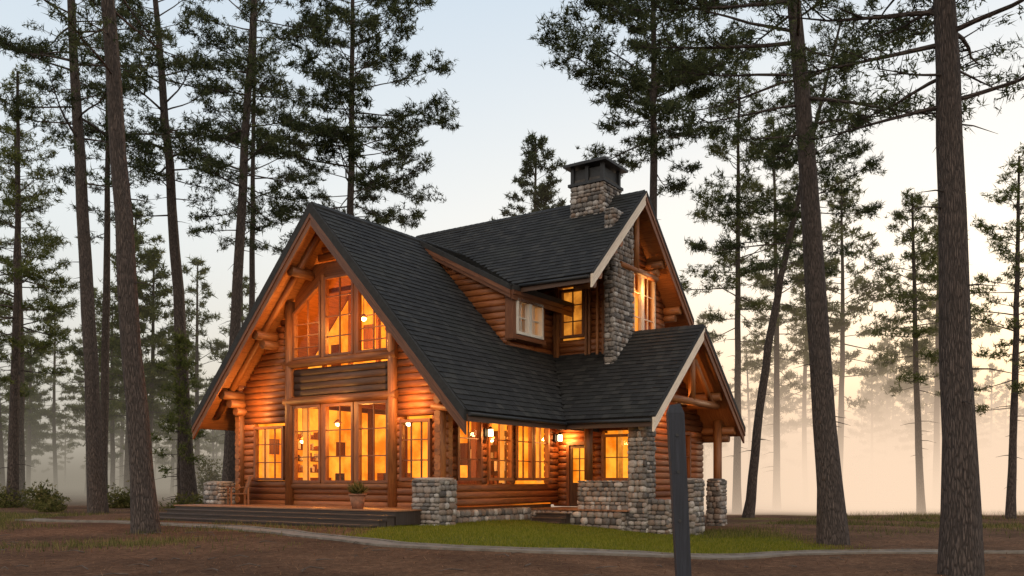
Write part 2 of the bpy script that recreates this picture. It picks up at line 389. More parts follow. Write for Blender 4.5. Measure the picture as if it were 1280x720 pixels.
def rake(p,q,nrm,mk,depth=.42,th=.07,edge=True,top=.16):
    p=Vector(p);q=Vector(q);nn=Vector(nrm)
    d=Vector((0,0,-depth)); up=Vector((0,0,-top))
    roof.prism([p+up,q+up,q+up+d,p+up+d],nn*th,mk)
    if edge: roof.prism([p+Vector((0,0,.03)),q+Vector((0,0,.03)),q+up,p+up],nn*(th+.05),'roofedge')
    roof.prism([p+up+nn*th,q+up+nn*th,q+up+nn*th+Vector((0,0,-.16)),p+up+nn*th+Vector((0,0,-.16))],nn*.04,mk)
rake((XL,Y0,zl),(CX,Y0,RZ),(0,-1,0),'trim',.42,top=.32); rake((XR,Y0,zr),(CX,Y0,RZ),(0,-1,0),'trim',.42,top=.32)
rake((2.69,ye0,zcross(ye0)),(2.69,CY,CZ),(1,0,0),'pale',.48,top=.03); rake((2.69,ye1,zcross(ye1)),(2.69,CY,CZ),(1,0,0),'trim',.45)  # near rake paler than far one: sky reflection put into the colour
rake((5.16,4.5,zporch(4.5)),(5.16,PY,PZ),(1,0,0),'pale',.48,top=.03); rake((5.16,13,zporch(13)),(5.16,PY,PZ),(1,0,0),'trim',.45)
rake((dx,4.3,zdorm(dx)),(CX,4.3,RZ),(0,-1,0),'trim',.3)
rake((dx,4.3,zdorm(dx)),(dx,8.7,zdorm(dx)),(1,0,0),'trim',.34)
def eave(p,q,nrm,mk='darkwood'):
    p=Vector(p);q=Vector(q)
    roof.prism([p+Vector((0,0,-.12)),q+Vector((0,0,-.12)),q+Vector((0,0,-.34)),p+Vector((0,0,-.34))],Vector(nrm)*.05,mk)
    roof.cyl(p+Vector(nrm)*.11+Vector((0,0,-.12)),q+Vector(nrm)*.11+Vector((0,0,-.14)),.06,'black',seg=8)
eave((XR,Y0,zr),(XR,4.5,zr),(1,0,0)); eave((1.9,4.5,zporch(4.5)),(5.16,4.5,zporch(4.5)),(0,-1,0)); eave((-.2,ye0,zcross(ye0)),(2.69,ye0,zcross(ye0)),(0,-1,0))
eave((XL,Y0,zl),(XL,Y1,zl),(-1,0,0))
roof.obj('roof',house)

# walls
W=MB(); SP=.235
def seg_sub(a0,a1,ops):
    s=[(a0,a1)]
    for (b0,b1) in ops:
        t=[]
        for (c0,c1) in s:
            if b1<=c0 or b0>=c1: t.append((c0,c1)); continue
            if b0>c0: t.append((c0,b0))
            if b1<c1: t.append((b1,c1))
        s=t
    return [x for x in s if x[1]-x[0]>.05]
def logs(P,z0,z1,ext,ops,mk='log'):
    z=z0
    while z<z1:
        e=ext(z)
        if e and e[1]-e[0]>.1:
            o=[(a,b) for (a,b,c,d) in ops if c<z+.05 and d>z-.05]
            for (s,t) in seg_sub(e[0],e[1],o):
                W.cyl(P(s,z),P(t,z),.14,mk,seg=16,capmk='post',flat=(SP/2+.002,.115*random.uniform(.96,1.05)))
        z+=SP
FP=lambda a,z:(a,0,z)
def front_ext(z):
    h=(RZ-.5-z)/SL
    a=max(-9.7-.3,CX-h); b=min(.3,CX+h)
    return (a,b) if b>a else None
win_f=[(-6.95,-2.05,1.25,4.15),(-6.95,-2.05,4.0,9.0),(-8.95,-7.25,1.35,3.4),(-1.72,-.36,1.35,3.4)]
logs(FP,.55,10.1,front_ext,win_f)
win_s=[(.55,1.95,1.35,3.5),(2.25,3.75,1.35,3.5),(3.95,6.2,1.35,3.5)]
logs(lambda a,z:(0,a,z),.55+SP/2,5.0,lambda z:(-.3,7.0),win_s)
logs(lambda a,z:(-9.7,a,z),.55+SP/2,5.0,lambda z:(-.3,12),[])
W.box((-9.6,12.0,.3),(0,12.2,5.2),'log'); W.box((0,12.0,.3),(3.5,12.2,3.6),'log')
W.box((-8.2,11.9,5.2),(1.6,12.1,9.2),'log')
def cw_ext(z):
    h=(CZ-.45-z)/CS; a=max(7.9-.3,CY-h); b=min(12.6,CY+h); return (a,b) if b>a else None
logs(lambda a,z:(1.8,a,z),5.2,12.0,cw_ext,[(9.15,11.6,6.9,9.9)],'log')
logs(lambda a,z:(a,7.9,z),5.2+SP/2,11.0,lambda z:(-1.6,2.1) ,[(-.35,.75,6.9,8.9)])
logs(lambda a,z:(-.8,a,z),6.4,8.4,lambda z:(4.5,8.5),[(4.7,6.25,6.8,7.9)])
logs(lambda a,z:(a,4.55,z),6.5,10.3,lambda z:(CX+(RZ-z)/SL-.1,min(-.6,CX+(RZ-.35-z)/.523)),[])
logs(lambda a,z:(3.6,a,z),.4,6.7,lambda z:(max(6.75,PY-(PZ-.4-z)/PS),min(12.4,PY+(PZ-.4-z)/PS)),[(9.6,11,1.3,3.3)])
logs(lambda a,z:(a,7.0,z),.4+SP/2,5.2,lambda z:(-.1,3.9),[(.55,1.5,.3,2.75),(2.0,3.2,1.35,3.1)])
W.box((.0,7.02,.0),(3.5,12.0,.32),'mortar')
def post(p,q,r,mk='post'): W.cyl(p,q,r,mk,seg=14,capmk='post')
for x in (-6.98,-2.02): post((x,-.12,.5),(x,-.12,zmain(x)-.35),.18)
for x in (-9.72,.02): post((x,-.1,.5),(x,-.1,4.7),.2)
post((-7.2,-.16,4.22),(-1.8,-.16,4.22),.15); post((-7.2,-.16,5.56),(-1.8,-.16,5.56),.15)
z=4.5
while z<5.45: W.cyl((-6.9,-.02,z),(-2.1,-.02,z),.16,'darkwood',flat=(.13,.1),seg=12); z+=.25
post((-6.9,-.1,1.18),(-2.1,-.1,1.18),.12)
def toppane(x): return 8.5-.72*max(0,abs(x+4.5)-.75)
for x in (-5.3,-3.72):
    W.box((x-.08,-.14,1.25),(x+.08,.06,4.1),'post'); W.box((x-.08,-.14,5.66),(x+.08,.06,8.6),'post')
xs_=np.linspace(-6.8,-2.2,24)
def tp(x): return min(9.05,zmain(x)-.42)
for a,b in zip(xs_[:-1],xs_[1:]):
    za,zb=min(toppane(a),tp(a)-.02),min(toppane(b),tp(b)-.02); W.prism([(a,-.04,za),(b,-.04,zb),(b,-.04,tp(b)),(a,-.04,tp(a))],(0,.1,0),'log',.4)
for off in (1.25,3.1,4.95):
    for sg in (-1,1):
        x=CX+sg*off; z=zmain(x)-T-.42
        post((x,-1.05,z),(x,.4,z),.17)
        if off>2: post((x-sg*.05,-.75,z-.31),(x-sg*.05,.4,z-.31),.16)
        if off>4: post((x-sg*.1,-.5,z-.60),(x-sg*.1,.4,z-.60),.15)
post((CX,-1.1,RZ-T-.3),(CX,.4,RZ-T-.3),.2)
for sg in (-1,1):
    post((CX+sg*5.9,-.55,zmain(CX+5.9)-.42),(CX+sg*.15,-.55,zmain(CX+.15)-.46),.12)
for y in (-.3,1.5,3.0,4.4): post((-.2,y,3.75),(1.45,y,3.5),.1)
post((1.45,-1.0,3.40),(1.45,4.6,3.40),.11)
for yy in (5.6,7.2,10.9,12.6):
    z=zcross(yy)-T-.38; post((1.6,yy,z),(2.62,yy,z),.17); post((1.6,yy,z-.31),(2.4,yy,z-.31),.15)
post((1.6,CY,CZ-T-.28),(2.65,CY,CZ-T-.28),.18)
post((2.35,CY,9.5),(2.35,CY,11.7),.12); post((2.35,7.6,9.5),(2.35,10.8,9.5),.12)
for x in (-.55,-.42,.85,1.0,1.35,1.6): W.box((x-.05,7.68,5.6),(x+.05,7.76,zcross(7.7)-.35),'post')
for yy in (5.1,6.6,10.9,12.4):
    z=zporch(yy)-T-.36; post((2.6,yy,z),(5.05,yy,z),.16)
    if yy>10: post((3.4,yy,z-.31),(4.8,yy,z-.31),.15)
post((3.4,PY,PZ-T-.3),(5.1,PY,PZ-T-.3),.17)
post((4.75,6.3,4.3),(4.75,11.2,4.3),.14); post((4.75,PY,4.3),(4.75,PY,6.4),.13)
for sg in (-1,1): post((4.75,PY+sg*1.9,4.4),(4.75,PY+sg*.2,5.9),.1)
post((2.35,5.25,1.4),(2.35,5.25,3.6),.15); post((1.9,5.25,3.5),(5.0,5.25,3.5),.13)
post((4.4,12.2,.0),(4.4,12.2,3.8),.17)
W.obj('log_walls',house)

# stonework
S=MB()
stone_pier(S,-.25,.75,-1.15,-.35,-.1,1.42,True)
stone_pier(S,-10.75,-9.95,-.95,-.15,-.1,1.3,True)
stone_pier(S,4.1,4.72,4.95,5.55,-.6,3.4)
stone_pier(S,2.1,4.08,5.0,5.5,-.6,1.38,False)
stone_pier(S,5.55,6.25,5.4,6.1,-.7,1.4,True)
stone_pier(S,4.74,5.5,5.05,5.5,-.7,.75,False)
stone_pier(S,2.0,2.32,7.15,8.7,5.6,11.5)
stone_pier(S,.15,3.9,4.75,4.98,-.6,.30)
stone_pier(S,.05,.24,-.3,4.7,-.4,.42)
stone_pier(S,4.1,4.6,11.9,12.5,-.7,1.4,True)
HC=-.42
stone_pier(S,-.05,1.35,8.15,9.55,11.2,13.35+HC,False,.22)
def SB(a,b,mk): S.box((a[0],a[1],a[2]+HC),(b[0],b[1],b[2]+HC),mk)
SB((-.16,8.04,13.35),(1.46,9.66,13.46),'black'); SB((.0,8.2,13.46),(1.3,9.5,13.62),'mortar')
for (a,b) in ((-.08,8.12),(1.24,8.12),(-.08,9.44),(1.24,9.44),(.58,8.12),(.58,9.44)): SB((a,b,13.46),(a+.14,b+.14,14.1),'black')
SB((.02,8.22,13.6),(1.28,9.48,14.0),'black')
SB((-.3,7.9,14.1),(1.6,9.8,14.2),'black')
S.hexa([(-.3,7.9,14.2+HC),(1.6,7.9,14.2+HC),(1.6,9.8,14.2+HC),(-.3,9.8,14.2+HC),(.2,8.4,14.42+HC),(1.1,8.4,14.42+HC),(1.1,9.3,14.42+HC),(.2,9.3,14.42+HC)],'black')
S.obj('stonework',house)

# decks
D=MB()
for i in range(17):
    D.box((-10.6,-2.4+i*.15,.46),(.15,-2.4+i*.15+.142,.5),'deck')
D.box((-10.55,-2.36,.05),(.1,.1,.455),'step')
for k in range(3):
    D.box((-10.6-.0,-2.42-(k+1)*.36,.36-.13*k-.04),(.15,-2.42-k*.36,.36-.13*k),'step')
    D.box((-10.5,-2.42-(k+1)*.36+.04,-.1),(.1,-2.42-k*.36,.36-.13*k-.045),'step')
for i in range(26): D.box((.25+.15*i,4.7,.33),(.25+.15*i+.142,7.0,.38),'deck')
for k in range(3): D.box((.7,4.68-(k+1)*.34,.2-.15*k),(2.0,4.68-k*.34,.24-.15*k),'step'); D.box((.75,4.68-(k+1)*.34+.04,-.5),(1.95,4.68-k*.34,.195-.15*k),'step')
D.obj('deck',house)

# windows
G=MB()
def bar(P,a0,z0,a1,z1,w,d0,d1,mk):
    v=Vector((a1-a0,z1-z0)); n=Vector((-v.y,v.x)).normalized()*w/2
    c=[(a0-n.x,z0-n.y),(a1-n.x,z1-n.y),(a1+n.x,z1+n.y),(a0+n.x,z0+n.y)]
    G.hexa([P(a,z,d0) for a,z in c]+[P(a,z,d1) for a,z in c],mk,.5+random.random()*.3)
def window(P,a0,a1,z0,z1a,z1b,nx,nz,mk='post',fw=.10,mw=.036):
    h=fw/2
    bar(P,a0+h,z0,a0+h,z1a,fw,.0,.17,mk); bar(P,a1-h,z0,a1-h,z1b,fw,.0,.17,mk)
    bar(P,a0,z0+h,a1,z0+h,fw,.002,.175,mk); bar(P,a0,z1a-h,a1,z1b-h,fw,.002,.175,mk)
    for i in range(1,nx):
        a=a0+(a1-a0)*i/nx; zt=z1a+(z1b-z1a)*i/nx; bar(P,a,z0+.05,a,zt-.05,mw,.045,.10,mk)
    for j in range(1,nz):
        z=z0+(min(z1a,z1b)-z0)*j/nz; bar(P,a0+.05,z,a1-.05,z,mw,.047,.098,mk)
    m=G.mi('glass'); b=len(G.v); G.v.extend([P(a0,z0,.07),P(a1,z0,.07),P(a1,z1b,.07),P(a0,z1a,.07)]); G.face([b,b+1,b+2,b+3],[(0,0)]*4,0,m)
PF=lambda a,z,d:(a,-d,z); PSd=lambda a,z,d:(d,a,z)
for (a,b) in ((-6.79,-5.39),(-5.21,-3.81),(-3.63,-2.21)):
    window(PF,a,b,1.3,4.06,4.06,2,3,'trim',.09)
    window(PF,a,b,5.72,toppane(a),toppane(b),2,4,'trim',.08)
window(PF,-8.92,-7.3,1.38,3.38,3.38,3,3,'trim'); window(PF,-1.7,-.4,1.38,3.38,3.38,3,3,'trim')
window(PSd,.57,1.93,1.38,3.48,3.48,2,3,'trim'); window(PSd,2.27,3.73,1.38,3.48,3.48,2,3,'post')
window(PSd,3.97,5.05,1.38,3.48,3.48,2,3,'post'); window(PSd,5.1,6.18,1.38,3.48,3.48,2,3,'post')
PDm=lambda a,z,d:(-.66+d*2,a,z); DS=-.5
for (a0,z0,a1,z1) in ((5.02,6.5,5.02,8.2),(6.98,6.5,6.98,8.2)): bar(PDm,a0+DS,z0,a1+DS,z1,.18,0,.18,'trim')
bar(PDm,4.9+DS,6.62,7.1+DS,6.62,.16,.003,.2,'trim'); bar(PDm,4.9+DS,8.12,7.1+DS,8.12,.16,.003,.19,'trim')
PDw=lambda a,z,d:(-.58+d*2,a,z); window(PDw,5.12+DS,6.0+DS,6.72,8.03,8.03,2,2,'white',.10,.045); window(PDw,6.0+DS,6.88+DS,6.72,8.03,8.03,2,2,'white',.10,.045)
PC1=lambda a,z,d:(1.8+d,a,z); window(PC1,9.2,10.35,6.95,9.85,9.85,2,3,'pale'); window(PC1,10.4,11.55,6.95,9.85,9.85,2,3,'pale')
PC2=lambda a,z,d:(a,7.9-d,z); window(PC2,-.35,.75,6.95,8.85,8.85,2,3,'trim')
PP=lambda a,z,d:(3.6+d,a,z); window(PP,9.6,11,1.35,3.28,3.28,2,2,'trim')
PP2=lambda a,z,d:(a,7.0-d,z); window(PP2,2.0,3.2,1.38,3.08,3.08,2,2,'trim')
# half-glazed entrance door
for a in (.66,1.39): bar(PP2,a,.4,a,2.72,.12,.04,.10,'darkwood')
bar(PP2,.72,.85,1.33,.85,.9,.05,.09,'darkwood'); bar(PP2,.72,2.66,1.33,2.66,.12,.04,.10,'darkwood')
for z in (1.75,2.2): bar(PP2,.72,z,1.33,z,.035,.05,.09,'darkwood')
bar(PP2,1.02,1.3,1.02,2.6,.035,.052,.088,'darkwood')
bar(PP2,.55,.4,.55,2.75,.12,0,.16,'trim'); bar(PP2,1.5,.4,1.5,2.75,.12,0,.16,'trim'); bar(PP2,.49,2.78,1.56,2.78,.12,0,.162,'trim')
G.obj('windows',house)

# interior
I=MB()
I.box((-9.5,.17,.3),(-.17,6.8,.49),'deck')
def gw(y,mk,zb=.5,th=.06,xl=-9.5,xr=-.17):
    xl=max(xl,CX-(RZ-.5-zb)/SL); xr=min(xr,CX+(RZ-.5-zb)/SL)
    a=[(xl,y,zb),(xr,y,zb)]
    if zmain(xr)-.5>zb+.01: a.append((xr,y,zmain(xr)-.5))
    a+=[(CX+.3,y,zmain(CX+.3)-.5),(CX-.3,y,zmain(CX+.3)-.5)]
    if zmain(xl)-.5>zb+.01: a.append((xl,y,zmain(xl)-.5))
    I.prism(a,(0,th,0),mk)
gw(6.7,'room'); I.box((-9.53,.2,.5),(-9.45,6.7,4.7),'room')
gw(2.3,'room',4.65)
I.box((-9.3,.2,4.45),(-.3,6.6,4.6),'soffit')
for (a,b_,c,d) in ((-7.3,-6.8,5.6,6.6),(-5.6,-5.1,6.3,7.2),(-3.9,-3.2,6.2,6.9)): I.box((a,2.22,c),(b_,2.27,d),'trim')
for x in (-7.6,-6.2,-4.8,-3.4): I.box((x-.07,2.1,4.7),(x+.07,2.24,zmain(x)-.6),'post')
I.box((CX-1.7,1.0,8.25),(CX+1.7,1.16,8.42),'trim')
for x in (-8,-6.2,-4.4,-2.6): I.box((x-.11,5.1,.5),(x+.11,5.30,4.4),'trim')
for x in (-8.4,-6.6,-4.8,-3.0,-1.2): I.box((x-.09,.3,4.22),(x+.09,6.6,4.44),'trim')
I.box((-6.4,2.0,1.2),(-4.6,3.1,1.27),'darkwood')
for a,b in ((-6.3,2.1),(-4.7,2.1),(-6.3,3.0),(-4.7,3.0)): I.box((a-.04,b-.04,.5),(a+.04,b+.04,1.2),'darkwood')
for a in (-6.0,-5.2,-3.6,-3.0):
    I.box((a-.22,1.4,.9),(a+.22,1.85,.97),'darkwood'); I.box((a-.22,1.38,.97),(a+.22,1.43,1.65),'darkwood')
    for q in (-.2,.16): I.box((a+q,1.4,.5),(a+q+.04,1.44,.9),'darkwood')
I.box((-3.4,5.9,.5),(-1.6,6.3,3.3),'darkwood')
for k in range(5):
    for q in range(9): I.box((-3.3+q*.19,5.84,.75+k*.5),(-3.3+q*.19+.12,5.95,.75+k*.5+random.uniform(.2,.38)),random.choice(['clay','white','trim']))
I.box((-8.6,6.2,.5),(-7.0,6.6,1.7),'trim'); I.box((-8.4,6.6,2.2),(-7.3,6.66,3.2),'trim')
I.box((-6.0,6.6,.5),(-4.9,6.66,2.9),'trim'); I.box((-4.4,6.6,2.0),(-3.7,6.66,2.9),'trim')
# shelving with objects, framed pictures on the left wall
for (a,b_,c,d) in ((1.0,1.5,2.4,3.0),(4.6,5.1,2.4,3.0)): I.box((-9.45,a,c),(-9.40,b_,d),'trim')
for zz_ in (1.7,2.15,2.6,3.05):
    I.box((-9.45,2.3,zz_),(-9.2,3.9,zz_+.03),'trim')
    a=2.35
    while a<3.8:
        w_=random.uniform(.05,.16); I.box((-9.42,a,zz_+.03),(-9.25,a+w_,zz_+random.uniform(.15,.36)),random.choice(['clay','white','trim','darkwood','soffit'])); a+=w_+random.uniform(.01,.1)
I.box((-9.4,2.4,.5),(-9.0,3.9,1.5),'trim')
I.box((-8.8,3.4,.5),(-7.2,4.4,1.3),'clay')
I.box((-2.4,2.2,.5),(-1.4,4.2,1.4),'clay'); I.box((-1.2,.9,.5),(-.7,1.5,1.6),'darkwood')
for (a,b) in ((2.3,2.55),(3.5,3.72),(4.0,4.2),(5.95,6.15)):
    for q in range(3): I.cyl((-.22,a+q*.08,1.3),(-.22,a+q*.08,3.5),.05,'curtain',seg=8)
for q in range(4): I.cyl((-8.85+q*.08,.25,1.3),(-8.85+q*.08,.25,3.4),.05,'curtain',seg=8); I.cyl((-2.35-q*.08,.3,.6),(-2.35-q*.08,.3,4.0),.05,'curtain',seg=8); I.cyl((-6.7+q*.08,.3,.6),(-6.7+q*.08,.3,4.0),.05,'curtain',seg=8)
I.box((-1.4,8.6,5.2),(1.6,8.66,11.0),'roomdim'); I.box((.9,8.9,6),(1.0,12.3,9.4),'room')
I.box((-2.2,4.7,6.4),(-2.1,8.4,8.7),'roomdim'); I.box((2.4,7.4,.4),(2.5,11.8,4),'roomdim'); I.box((.2,7.6,.4),(3.4,7.66,4),'room')
I.obj('interior',house)
Lm=MB()
def pend(x,y,z,zt,r=.10):
    Lm.cyl((x,y,z),(x,y,zt),.012,'black',seg=6); b=len(Lm.v); m=Lm.mi('lampglow')
    for v in IV: Lm.v.append((x+v.x*r,y+v.y*r,z+v.z*r))
    for f in IF: Lm.face([b+i for i in f],[(0,0)]*3,.5,m,True)
    Lm.cyl((x,y,z+.02),(x,y,z+.16),.17,'clay',r1=.05,seg=12)
for (x,y,z,zt) in ((-6.3,1.6,3.5,4.4),(-5.6,2.0,3.3,4.4),(-3.0,1.8,3.4,4.4),(-8.2,1.6,2.9,4.4),(-1.2,1.6,2.9,4.4),(-4.6,1.2,7.2,8.3),(-1.4,4.6,2.9,4.4)): pend(x,y,z,zt)
Lm.obj('pendant_lamps',house)
def plight(name,loc,e,r=.15,col=(1,.45,.12)):
    l=bpy.data.lights.new(name,'POINT'); l.energy=e; l.color=col; l.shadow_soft_size=r
    o=bpy.data.objects.new(name,l); COL.objects.link(o); o.parent=house; o.location=loc; return o
for i,(p,e) in enumerate([((-7.8,1.5,3.1),200),((-4.6,1.2,3.2),380),((-1.4,1.6,3.0),280),((-1.3,4.6,3.0),240),((-4.6,1.0,6.6),330)]): plight('room_light',p,e,col=(1,.38,.07))
plight('dormer_light',(-1.5,5.6,7.6),25)
SC=MB()
def sconce(x,y,z,ox,oy):
    SC.box((x-.06-abs(oy)*.04,y-.06-abs(ox)*.04,z-.14),(x+.06+abs(oy)*.04,y+.06+abs(ox)*.04,z+.14),'black')
    cx,cy=x+ox*.22,y+oy*.22
    SC.box((min(x,cx)-.01,min(y,cy)-.01,z+.1),(max(x,cx)+.01,max(y,cy)+.01,z+.13),'black')
    SC.cyl((cx,cy,z-.13),(cx,cy,z+.1),.08,'lampglow',seg=8)
    SC.cyl((cx,cy,z+.1),(cx,cy,z+.2),.12,'black',r1=.02,seg=8); SC.cyl((cx,cy,z-.16),(cx,cy,z-.13),.08,'black',seg=8)
    for k in range(4):
        t=math.pi/4+k*math.pi/2; SC.cyl((cx+.09*math.cos(t),cy+.09*math.sin(t),z-.14),(cx+.09*math.cos(t),cy+.09*math.sin(t),z+.11),.008,'black',seg=5)
    plight('sconce_light',(cx+ox*.16,cy+oy*.16,z-.05),100,.08)
sconce(.14,2.1,3.0,1,0); sconce(.14,6.6,3.0,1,0)
SC.obj('wall_sconces',house)
plight('eave_fill',(-8.6,-.9,3.9),150,.06); plight('eave_fill',(-1.1,-.9,3.9),150,.06); plight('eave_fill',(-4.6,-1.0,3.9),110,.06)  # fill lights without fixtures, added to brighten the dark deck
plight('eave_fill',(-6.2,-.8,6.9),60,.06); plight('eave_fill',(-3.0,-.8,6.9),60,.06); plight('porch_light',(4.4,8.4,3.9),70,.06)
plight('porch_light',(2.3,10.2,9.0),50,.06)

def tow(x,y,z=0):
    return (O.x+x*CA-y*SA, O.y+x*SA+y*CA, z)
c=MB()
c.box((-.3,-.3,.38),(.3,.28,.42),'post')
for i in range(5): c.hexa([(-.29+i*.12,.25,.38),(-.19+i*.12,.25,.38),(-.19+i*.12,.28,.38),(-.29+i*.12,.28,.38),(-.29+i*.12,.47,1.05),(-.19+i*.12,.47,1.05),(-.19+i*.12,.5,1.05),(-.29+i*.12,.5,1.05)],'post')
for sx in (-.34,.34):
    c.box((sx-.03,-.3,0),(sx+.03,-.24,.62),'post'); c.box((sx-.03,.3,0),(sx+.03,.36,.62),'post'); c.box((sx-.07,-.36,.62),(sx+.07,.42,.65),'post')
for (x,y),rz in (((-9.0,-.85),-.5),):
    o=c.obj('deck_chair'); o.location=tow(x,y,.5); o.rotation_euler=(0,0,ANG+rz)
p=MB(); p.cyl((0,0,0),(0,0,.42),.17,'clay',r1=.26,seg=16); p.cyl((0,0,.42),(0,0,.47),.29,'clay',seg=16)
for i in range(220):
    t=random.random()*6.28; e=random.uniform(.3,1.4); L=random.uniform(.15,.5); d=Vector((math.cos(t)*math.cos(e),math.sin(t)*math.cos(e),math.sin(e)))
    b=Vector((random.uniform(-.15,.15),random.uniform(-.15,.15),.46)); s=d.cross(Vector((0,0,1))).normalized()*.03
    k=len(p.v); p.v.extend([tuple(b+d*L*.5-s),tuple(b+d*L),tuple(b+d*L*.5+s),tuple(b)]); p.face([k,k+1,k+2,k+3],[(0,0)]*4,random.random(),p.mi('weed'))
o=p.obj('potted_plant'); o.location=tow(-1.9,-1.9,.5)

p=MB()
x0,y0=2.14,11.0; zb=gz(x0,y0)-.2
def sec(x,z,w,d): return [(x-w,y0-d,z),(x+w,y0-d,z),(x+w,y0+d,z),(x-w,y0+d,z)]
p.hexa(sec(x0,zb,.085,.07)+sec(x0-.13,2.22,.10,.07),'postpaint')
p.hexa(sec(x0-.13,2.221,.10,.07)+[(x0-.20,y0-.05,2.32),(x0-.08,y0-.05,2.34),(x0-.08,y0+.05,2.34),(x0-.20,y0+.05,2.32)],'postpaint')
for zz in (.9,1.5,1.95): p.cyl((x0-.06-.03*zz,y0-.085,zz),(x0-.06-.03*zz,y0-.06,zz),.02,'black',seg=8)
p.obj('wooden_post')

# ---------------------------------------------------------------- vegetation
def unit(n):
    v=rng.normal(size=(n,3)); return v/np.linalg.norm(v,axis=1)[:,None]
def tufts(C,K,L,w,up=.25):
    n=len(C); d=unit(n*K); d[:,2]+=up; d/=np.linalg.norm(d,axis=1)[:,None]
    c=np.repeat(C,K,axis=0)+rng.normal(size=(n*K,3))*.03
    s=np.cross(d,unit(n*K)); s/=np.linalg.norm(s,axis=1)[:,None]+1e-6
    ll=L*rng.uniform(.55,1.2,size=(n*K,1)); s=s*w*rng.uniform(.6,1.3,size=(n*K,1))
    V=np.empty((n*K,3,3)); V[:,0]=c-s; V[:,1]=c+s; V[:,2]=c+d*ll
    r=np.repeat(rng.random(n),K)*.7+rng.random(n*K)*.3
    return V.reshape(-1,3),r
class TB:
    def __init__(s): s.V=[];s.Q=[];s.n=0;s.uv=[]
    def tube(s,P,Rr,seg,jit=0):
        P=np.array(P,float); k=len(P); T_=np.gradient(P,axis=0); T_/=np.linalg.norm(T_,axis=1)[:,None]+1e-9
        ref=np.array([1.,0,0]) if abs(T_[0][0])<.8 else np.array([0,1.,0])
        A=np.cross(T_,ref); A/=np.linalg.norm(A,axis=1)[:,None]; B=np.cross(T_,A)
        th=np.linspace(0,2*np.pi,seg,endpoint=False); R_=np.array(Rr)[:,None,None]*(1+jit*rng.normal(size=(k,seg,1)))
        ring=P[:,None,:]+R_*(np.cos(th)[None,:,None]*A[:,None,:]+np.sin(th)[None,:,None]*B[:,None,:])
        b=s.n; s.V.append(ring.reshape(-1,3)); s.n+=k*seg
        i=np.arange(k-1)[:,None]; j=np.arange(seg)[None,:]; j2=(j+1)%seg
        q=np.stack([b+i*seg+j,b+i*seg+j2,b+(i+1)*seg+j2,b+(i+1)*seg+j],-1).reshape(-1,4); s.Q.append(q)
        ln=np.concatenate([[0],np.cumsum(np.linalg.norm(np.diff(P,axis=0),axis=1))])
        r0=max(Rr[0],.03)*6.28/seg
        u0=ln[:-1][:,None]+0*j; u1=ln[1:][:,None]+0*j; v0=j*r0+0*u0; v1=(j+1)*r0+0*u0
        s.uv.append(np.stack([u0,v0,u0,v1,u1,v1,u1,v0],-1).reshape(-1,2))
def make_mesh(name,tb,LV,lr,mats):
    V=np.concatenate(tb.V+([LV] if len(LV) else [])); Q=np.concatenate(tb.Q); nq=len(Q); nt=len(LV)//3
    me=bpy.data.meshes.new(name); me.vertices.add(len(V)); me.vertices.foreach_set('co',V.astype(np.float32).ravel())
    loops=np.concatenate([Q.ravel(),tb.n+np.arange(nt*3)]); me.loops.add(len(loops)); me.loops.foreach_set('vertex_index',loops.astype(np.int32))
    me.polygons.add(nq+nt); st=np.concatenate([np.arange(nq)*4,nq*4+np.arange(nt)*3]); me.polygons.foreach_set('loop_start',st.astype(np.int32))
    mi=np.concatenate([np.zeros(nq),np.ones(nt)]).astype(np.int32)
    for m in mats: me.materials.append(M[m])
    me.polygons.foreach_set('material_index',mi); me.polygons.foreach_set('use_smooth',np.concatenate([np.ones(nq),np.zeros(nt)]).astype(bool))
    a=me.attributes.new('rnd','FLOAT','FACE'); a.data.foreach_set('value',np.concatenate([np.full(nq,.5),lr]).astype(np.float32))
    uv=me.uv_layers.new(name='UVMap'); uu=np.concatenate(tb.uv+[np.zeros((nt*3,2))]); uv.data.foreach_set('uv',uu.astype(np.float32).ravel())
    me.update(calc_edges=True); me.validate(); return me
